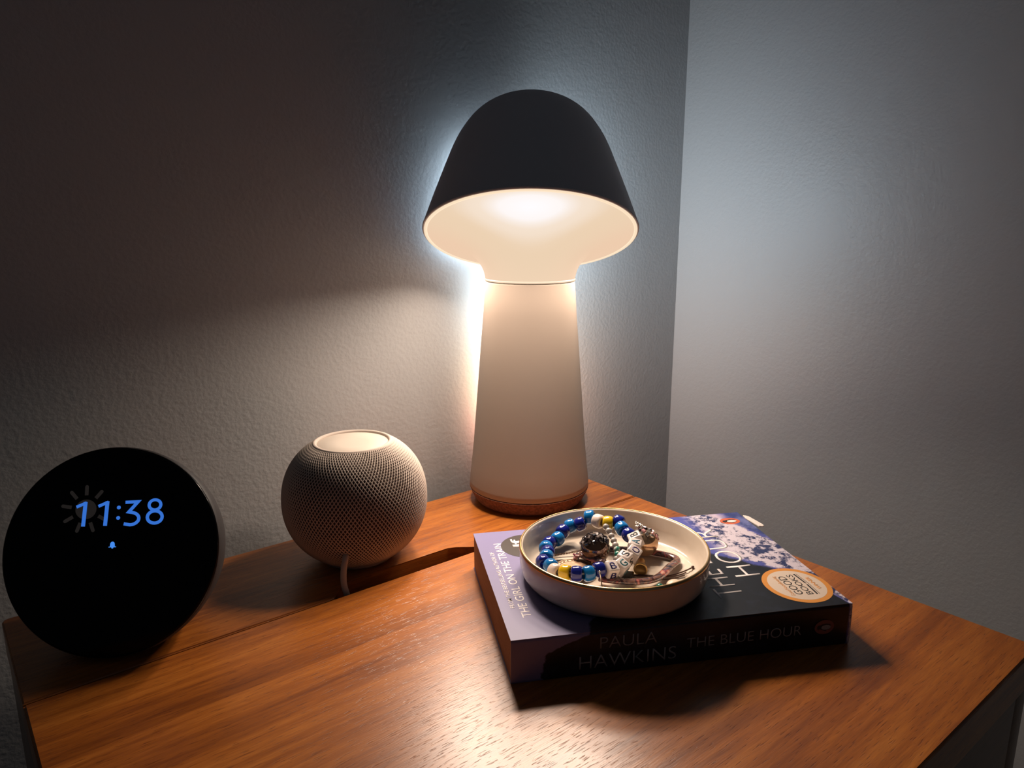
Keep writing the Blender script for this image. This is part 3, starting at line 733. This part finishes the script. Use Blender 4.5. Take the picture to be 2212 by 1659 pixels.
def bauble(c, r, label, ballmat, pole, cover, palette, n, name='bauble_earring'):
    t = thing(name, label, 'earring', (c[0], c[1], c[2]-r), 'bauble earrings in the trinket dish')
    C0 = V((0, 0, r))
    o = bm_obj('ball', xf(lathe_bm([(r*math.sin(math.pi*i/20), -r*math.cos(math.pi*i/20)) for i in range(21)], 40), Matrix.Translation(C0)), ballmat, t, True)
    pole = V(pole).normalized(); F = axis_frame((0, 0, 0), pole).to_3x3()
    for i in range(n):
        ca = 1-(1-math.cos(rad(cover)))*(i+.5)/n; sa = math.sqrt(1-ca*ca); ph = i*2.39996
        d = F @ V((sa*math.cos(ph), sa*math.sin(ph), ca))
        o = bpy.data.objects.new('stone', chip_me[random.choice(palette)]); COL.objects.link(o); o.parent = t
        mtx = axis_frame(C0+d*(r+.0001), (d+V([random.uniform(-.35, .35) for _ in range(3)])).normalized()) @ Matrix.Rotation(random.uniform(0, 3), 4, 'Z') @ Matrix.Diagonal((1, 1, random.uniform(.9, 1.7), 1))
        o.matrix_local = mtx
    return t
t = bauble((-.1576, -.2094, .0378), .0090, 'smoky dark ball earring crusted with black stones, under the bracelet', SMOKE, (.15, .35, 1), 68, [0, 0, 0, 1, 1, 0], 52)
bm = bmesh.new(); tube_into(bm, [V((-.0068, -.0040, .0040))+V((.0008*math.cos(a*.5), -.0008, .0008*math.sin(a*.5)))*2 for a in range(7)], .0005, 8); bm_obj('clasp', bm, GOLD, t, True)
t = bauble((-.1270, -.2215, .0374), .0085, 'gold mirror ball earring with plum and pink stones, right of the letter cubes', AMBERB, (.45, .75, .75), 92, [0, 2, 3, 4, 3, 1, 2], 64)
bm = bmesh.new()
for k in range(14):
    a = k*2.4; p = V((.0016*math.cos(a)*(.4+k*.06), .0016*math.sin(a)*(.4+k*.06), .0175+.0009*math.sin(k*1.3)))+V((.0015, .0065, 0))
    tube_into(bm, catmull([p+V((.0009*math.cos(x), .0009*math.sin(x), .0004*math.sin(2*x+k))) for x in (0, 1.57, 3.14, 4.71)], 4, True), .00022, 5, True)
bm_obj('silver_filigree', bm, SILVER, t, True)
bm = bmesh.new(); tube_into(bm, catmull([V((.004, .004, .0150)), V((.0068, .0030, .0150)), V((.0098, .0005, .0125)), V((.0112, -.0018, .0102))], 5), .00028, 6); bm_obj('ear_hook', bm, SILVER, t, True)
# second stone cluster just left of the dark ball
t = thing('stone_stud', 'tiny cluster of plum and silver stones left of the dark ball', 'earring', (-.1668, -.2030, FLOORZ))
for k in range(9):
    o = bpy.data.objects.new('stone', chip_me[[2, 3, 4][k % 3]]); COL.objects.link(o); o.parent = t
    o.matrix_local = axis_frame((.0016*math.cos(k*2.4)*(.3+k*.09), .0016*math.sin(k*2.4)*(.3+k*.09), .0026+.0004*k), (math.cos(k), math.sin(k), 1.3))
bm = bmesh.new(); tube_into(bm, [(0, 0, .0002), (0, 0, .0028)], .0011, 10); bm_obj('setting', bm, SILVER, t, True)
# grey pearl strand
PEARL = simple('grey_pearl', (.50, .44, .40), .25, spec=.7, coat=.5); PEARLG = simple('green_banded_pearl', (.56, .55, .48), .25, coat=.5, noise=(300, (.03, .22, .16), .06))
sph = lathe_bm([(.0020*math.sin(math.pi*i/12), -.0020*math.cos(math.pi*i/12)) for i in range(13)], 20); pme = bpy.data.meshes.new('pearl'); sph.to_mesh(pme); sph.free()
for p in pme.polygons: p.use_smooth = True
pme2 = pme.copy(); pme.materials.append(PEARL); pme2.materials.append(PEARLG)
t = thing('pearl_strand', 'short strand of small grey pearls hanging between the two ball earrings', 'beads', (-.1450, -.2150, FLOORZ))
PS = [(-.1420, -.2030, .0455), (-.1428, -.2062, .0440), (-.1437, -.2093, .0420), (-.1448, -.2123, .0403), (-.1462, -.2152, .0388), (-.1478, -.2180, .0374), (-.1500, -.2205, .0358), (-.1530, -.2228, .0345), (-.1565, -.2245, .0330)]
for i, p in enumerate(PS):
    o = bpy.data.objects.new('pearl', pme2 if i in (5, 6) else pme); COL.objects.link(o); o.parent = t; o.location = V(p)-V(t.location); o.rotation_euler = (i, i*1.3, 0)
bm = bmesh.new(); tube_into(bm, [V(p)-V(t.location) for p in PS], .0004, 6); bm_obj('thread', bm, simple('thread', (.4, .36, .33), .7), t)
# tortoiseshell clip
m, nt, b = new_mat('tortoiseshell')
tc = N(nt, 'ShaderNodeTexCoord'); n = N(nt, 'ShaderNodeTexNoise'); n.inputs['Scale'].default_value = 150; n.inputs['Detail'].default_value = 2; n.inputs['Distortion'].default_value = .8
L(nt, tc.outputs['Object'], n.inputs['Vector']); rp = N(nt, 'ShaderNodeValToRGB'); e = rp.color_ramp.elements
rp.color_ramp.interpolation = 'B_SPLINE'
e[0].position = .36; e[0].color = (.020, .012, .015, 1); e[1].position = .74; e[1].color = (.62, .36, .24, 1)
for p_, c in ((.44, (.05, .018, .022)), (.50, (.34, .17, .12)), (.54, (.05, .045, .06)), (.60, (.10, .05, .05)), (.65, (.45, .08, .08))): x = e.new(p_); x.color = (*c, 1)
L(nt, n.outputs['Fac'], rp.inputs[0]); L(nt, rp.outputs[0], b.inputs['Base Color']); b.inputs['Roughness'].default_value = .12; b.inputs['Coat Weight'].default_value = .7
CP = [(-.1625, -.2215, .0350), (-.1640, -.2125, .0345), (-.1643, -.2050, .0340), (-.1610, -.2010, .0330), (-.1520, -.2003, .0318), (-.1400, -.2060, .0310), (-.1290, -.2170, .0310), (-.1215, -.2290, .0310),
      (-.1187, -.2375, .0310), (-.1215, -.2425, .0312), (-.1330, -.2462, .0320), (-.1440, -.2497, .0322), (-.1540, -.2500, .0322), (-.1640, -.2440, .0322), (-.1715, -.2360, .0322), (-.1745, -.2300, .0318)]
cc = V((-.1440, -.2260, FLOORZ)); bm = bmesh.new(); tube_into(bm, [p-cc for p in catmull(CP, 5)], .0019, 12, False, (1.35, .85))
clip = thing('hair_clip', 'open rectangular tortoiseshell hair clip lying along the right of the dish', 'hair clip', cc)
bm_obj('frame', bm, m, clip, True)
bm = bmesh.new(); tube_into(bm, [V((-.1590, -.1995, .0325))-cc, V((-.1615, -.2020, .0350))-cc, V((-.1622, -.2045, .0355))-cc], .0012, 8); bm_obj('hinge', bm, BRONZE, clip, True)
# coin and dark oval pendant
t = thing('coin', 'worn copper-coloured coin under the left side of the bead bracelet', 'coin', (-.1762, -.2115, FLOORZ+.0014))
bm = lathe_bm([(0, 0), (.0124, 0), (.0127, .0003), (.0127, .0014), (.0124, .0017), (.0119, .0017), (.0117, .0014), (.0102, .0013), (.0100, .0015), (.0097, .0013), (0, .0013)], 72)
COINM = simple('coin_copper', (.50, .32, .20), .42, .55, noise=(160, (.28, .16, .10), .2)); bm_obj('disc', bm, COINM, t)
bm = bmesh.new()
poly(bm, [(.001*x, .001*y) for x, y in ((-3, -5), (3, -5.5), (4.2, -2), (3.4, 0), (4.4, 1.4), (3.2, 2.6), (2.8, 5), (.6, 6.6), (-2.6, 6), (-4, 3.2), (-3.6, .4), (-4.2, -2.2))], .0012, .0006)
bm_obj('relief', bm, COINM, t)
bm = bmesh.new()
for k in range(26):
    a = 2*math.pi*k/26
    tube_into(bm, [(.0105*math.cos(a), .0105*math.sin(a), .0015), (.0113*math.cos(a+.03), .0113*math.sin(a+.03), .0015)], .00025, 4)
bm_obj('rim_letters', bm, COINM, t)
t = thing('oval_pendant', 'dark oval pendant lying flat at the left edge of the dish', 'pendant', (-.1800, -.2030, FLOORZ+.0001), rot=(0, 0, rad(-32)))
bm = lathe_bm([(0, 0), (1, 0), (1.03, .0004), (1, .0010), (.94, .0013), (0, .0013)], 48)
for v in bm.verts: v.co.x *= .0195; v.co.y *= .0112
bm_obj('plate', bm, simple('black_enamel', (.018, .013, .010), .3), t, True)
bm = bmesh.new(); tube_into(bm, [V((-.0200+.0016*math.cos(a*.52), .0016*math.sin(a*.52), .0010)) for a in range(12)], .0004, 6, True); bm_obj('bail', bm, BRONZE, t, True)
# fine chain
t = thing('chain_necklace', 'fine dark chain behind the coin, running to the dark ball', 'necklace', (-.1690, -.1910, FLOORZ))
A = [(-.1770, -.1880, .0305), (-.1724, -.1888, .0302), (-.1680, -.1905, .0302), (-.1640, -.1925, .0305), (-.1605, -.1945, .0310), (-.1578, -.1965, .0318)]
cpt = catmull([V(a)-V(t.location) for a in A], 5)
for i in range(0, len(cpt)-1):
    p, q = cpt[i], cpt[i+1]; d = (q-p).normalized(); s_ = V((0, 0, 1)).cross(d).normalized() if i % 2 else V((0, 0, 1))
    bm = bmesh.new(); tube_into(bm, [p+d*(.00085*math.cos(2*math.pi*k/10))+s_*(.0005*math.sin(2*math.pi*k/10)) for k in range(10)], .00016, 5, True)
    bm_obj('chain_link', bm, BRONZE, t, True)
# bobby pins
PINM = simple('brown_enamel_wire', (.075, .035, .025), .35, .4)
GRP = 'bobby pins in the trinket dish'
t = thing('bobby_pin', 'brown bobby pin with a ball tip curving up at the right of the dish', 'hair pin', (-.1370, -.2470, FLOORZ), GRP)
c0 = V(t.location)
P1 = [V(p)-c0 for p in ((-.1560, -.2335, .0297), (-.1480, -.2410, .0297), (-.1389, -.2490, .0296), (-.1320, -.2512, .0296), (-.1250, -.2524, .0300), (-.1190, -.2525, .0302))]
bm = bmesh.new(); tube_into(bm, catmull(P1, 5), .00042, 8); bm_obj('wire', bm, PINM, t, True)
bm = bmesh.new(); e_ = P1[-1]; tube_into(bm, [e_+V((-.001, 0, 0)), e_+V((-.0004, 0, 0)), e_, e_+V((.0006, .0001, 0)), e_+V((.001, .0001, 0))], [.0004, .0008, .0010, .0008, .0003], 10); bm_obj('ball_tip', bm, PINM, t, True)
t = thing('bobby_pin', 'straight brown bobby pin nearest the front right rim of the dish', 'hair pin', (-.1400, -.2480, FLOORZ), GRP)
c0 = V(t.location)
bm = bmesh.new(); tube_into(bm, catmull([V(p)-c0 for p in ((-.1600, -.2340, .0292), (-.1500, -.2440, .0292), (-.1400, -.2520, .0292), (-.1300, -.2553, .0296))], 5), .00038, 8); bm_obj('wire', bm, PINM, t, True)
bm = bmesh.new(); tube_into(bm, catmull([V(p)-c0 for p in ((-.1600, -.2340, .0300), (-.1510, -.2410, .0302), (-.1420, -.2495, .0300), (-.1320, -.2535, .0300), (-.1272, -.2540, .0302))], 5), .00034, 8); bm_obj('crimped_wire', bm, PINM, t, True)
# gold bell charm
t = thing('bell_charm', 'small gold bell charm lying inside the tortoiseshell clip', 'charm', (-.1447, -.2345, FLOORZ+.0038))
ax = V((-.0127, -.0101, 0)).normalized()
bm = xf(lathe_bm([(0, 0), (.0022, 0), (.0025, .0006), (.0024, .0025), (.0027, .0055), (.0036, .0085), (.0041, .0105), (.0038, .0110), (.0030, .0108), (0, .0098)], 32), axis_frame(-ax*.0055, ax))
bm_obj('bell', bm, BRASS, t, True)
bm = bmesh.new(); tube_into(bm, [V(-ax*.0066)+V((0, 0, .0010*math.sin(a*.6)))+ax*(.0010*math.cos(a*.6)) for a in range(10)], .00025, 6, True); bm_obj('loop', bm, BRASS, t, True)
# silver loops
t = thing('jump_rings', 'two tiny linked silver rings below the letter cubes', 'ring', (-.1437, -.2290, FLOORZ))
for k in range(2):
    bm = bmesh.new(); tube_into(bm, [V((.0011*math.cos(a*.524)+k*.0014, .0003*k, .0045+.0011*math.sin(a*.524))) for a in range(12)], .00028, 6, True)
    bm_obj('ring', bm, SILVER, t, True)
bm = bmesh.new(); tube_into(bm, [(0, 0, .0001), (0, .0006, .0034)], .0003, 6); bm_obj('post', bm, SILVER, t, True)
# dark glass square charm
t = thing('glass_charm', 'dark square glass charm tucked under the letter cubes', 'charm', (-.1590, -.2345, FLOORZ+.0006), rot=(rad(8), 0, rad(-50)))
o = bm_obj('plate', box_bm(-.0056, .0056, -.0048, .0048, -.0005, .0019, .0006), simple('dark_green_glass', (.018, .016, .012), .15, spec=.7), t); autosmooth(o)
# gold leaf charm
t = thing('leaf_charm', 'flat gold leaf charm beside the bobby pins', 'charm', (-.1570, -.2412, FLOORZ+.0001), rot=(0, 0, rad(-42)))
bm = prism_bm([(-.0055, 0), (-.002, -.0022), (.003, -.0020), (.0060, 0), (.003, .0020), (-.002, .0022)], 0, .0006, .0002); bm_obj('leaf', bm, GOLD, t)
# green bead and cream shell
t = bm_obj('glass_bead', xf(lathe_bm([(.0022*math.sin(math.pi*i/12), -.0018*math.cos(math.pi*i/12)) for i in range(13)], 24), Matrix.Identity(4)), simple('green_glass_bead', (.02, .14, .10), .1, coat=.8), None, True)
t.location = (-.1530, -.2560, FLOORZ+.0019); tag(t, 'small dark green bead against the front rim of the dish', 'bead')
t = bm_obj('cream_shell', xf(lathe_bm([(0, .0002), (.0046, .0002), (.0050, .0008), (.0042, .0019), (.0022, .0027), (0, .0030)], 32), Matrix.Diagonal((1, .8, 1, 1))), simple('shell_cream', (.72, .58, .44), .35), None, True)
t.location = (-.1430, -.2580, FLOORZ+.0002); tag(t, 'small cream shell disc by the front right rim of the dish', 'shell')
# thin silver pin
t = thing('straight_pin', 'thin silver pin leaning on the navy bead at the front of the dish', 'pin', (-.1775, -.2352, FLOORZ))
c0 = V(t.location); a0 = V((-.1812, -.2362, .0405))-c0; a1 = V((-.1775, -.2350, .0290))-c0
bm = bmesh.new(); tube_into(bm, [a0, a1], .00036, 8); bm_obj('shaft', bm, SILVER, t, True)
bm = bmesh.new(); tube_into(bm, [a0+(a0-a1).normalized()*k for k in (-.0004, 0, .0006, .001)], [.0004, .0006, .0006, .0003], 8); bm_obj('head', bm, SILVER, t, True)
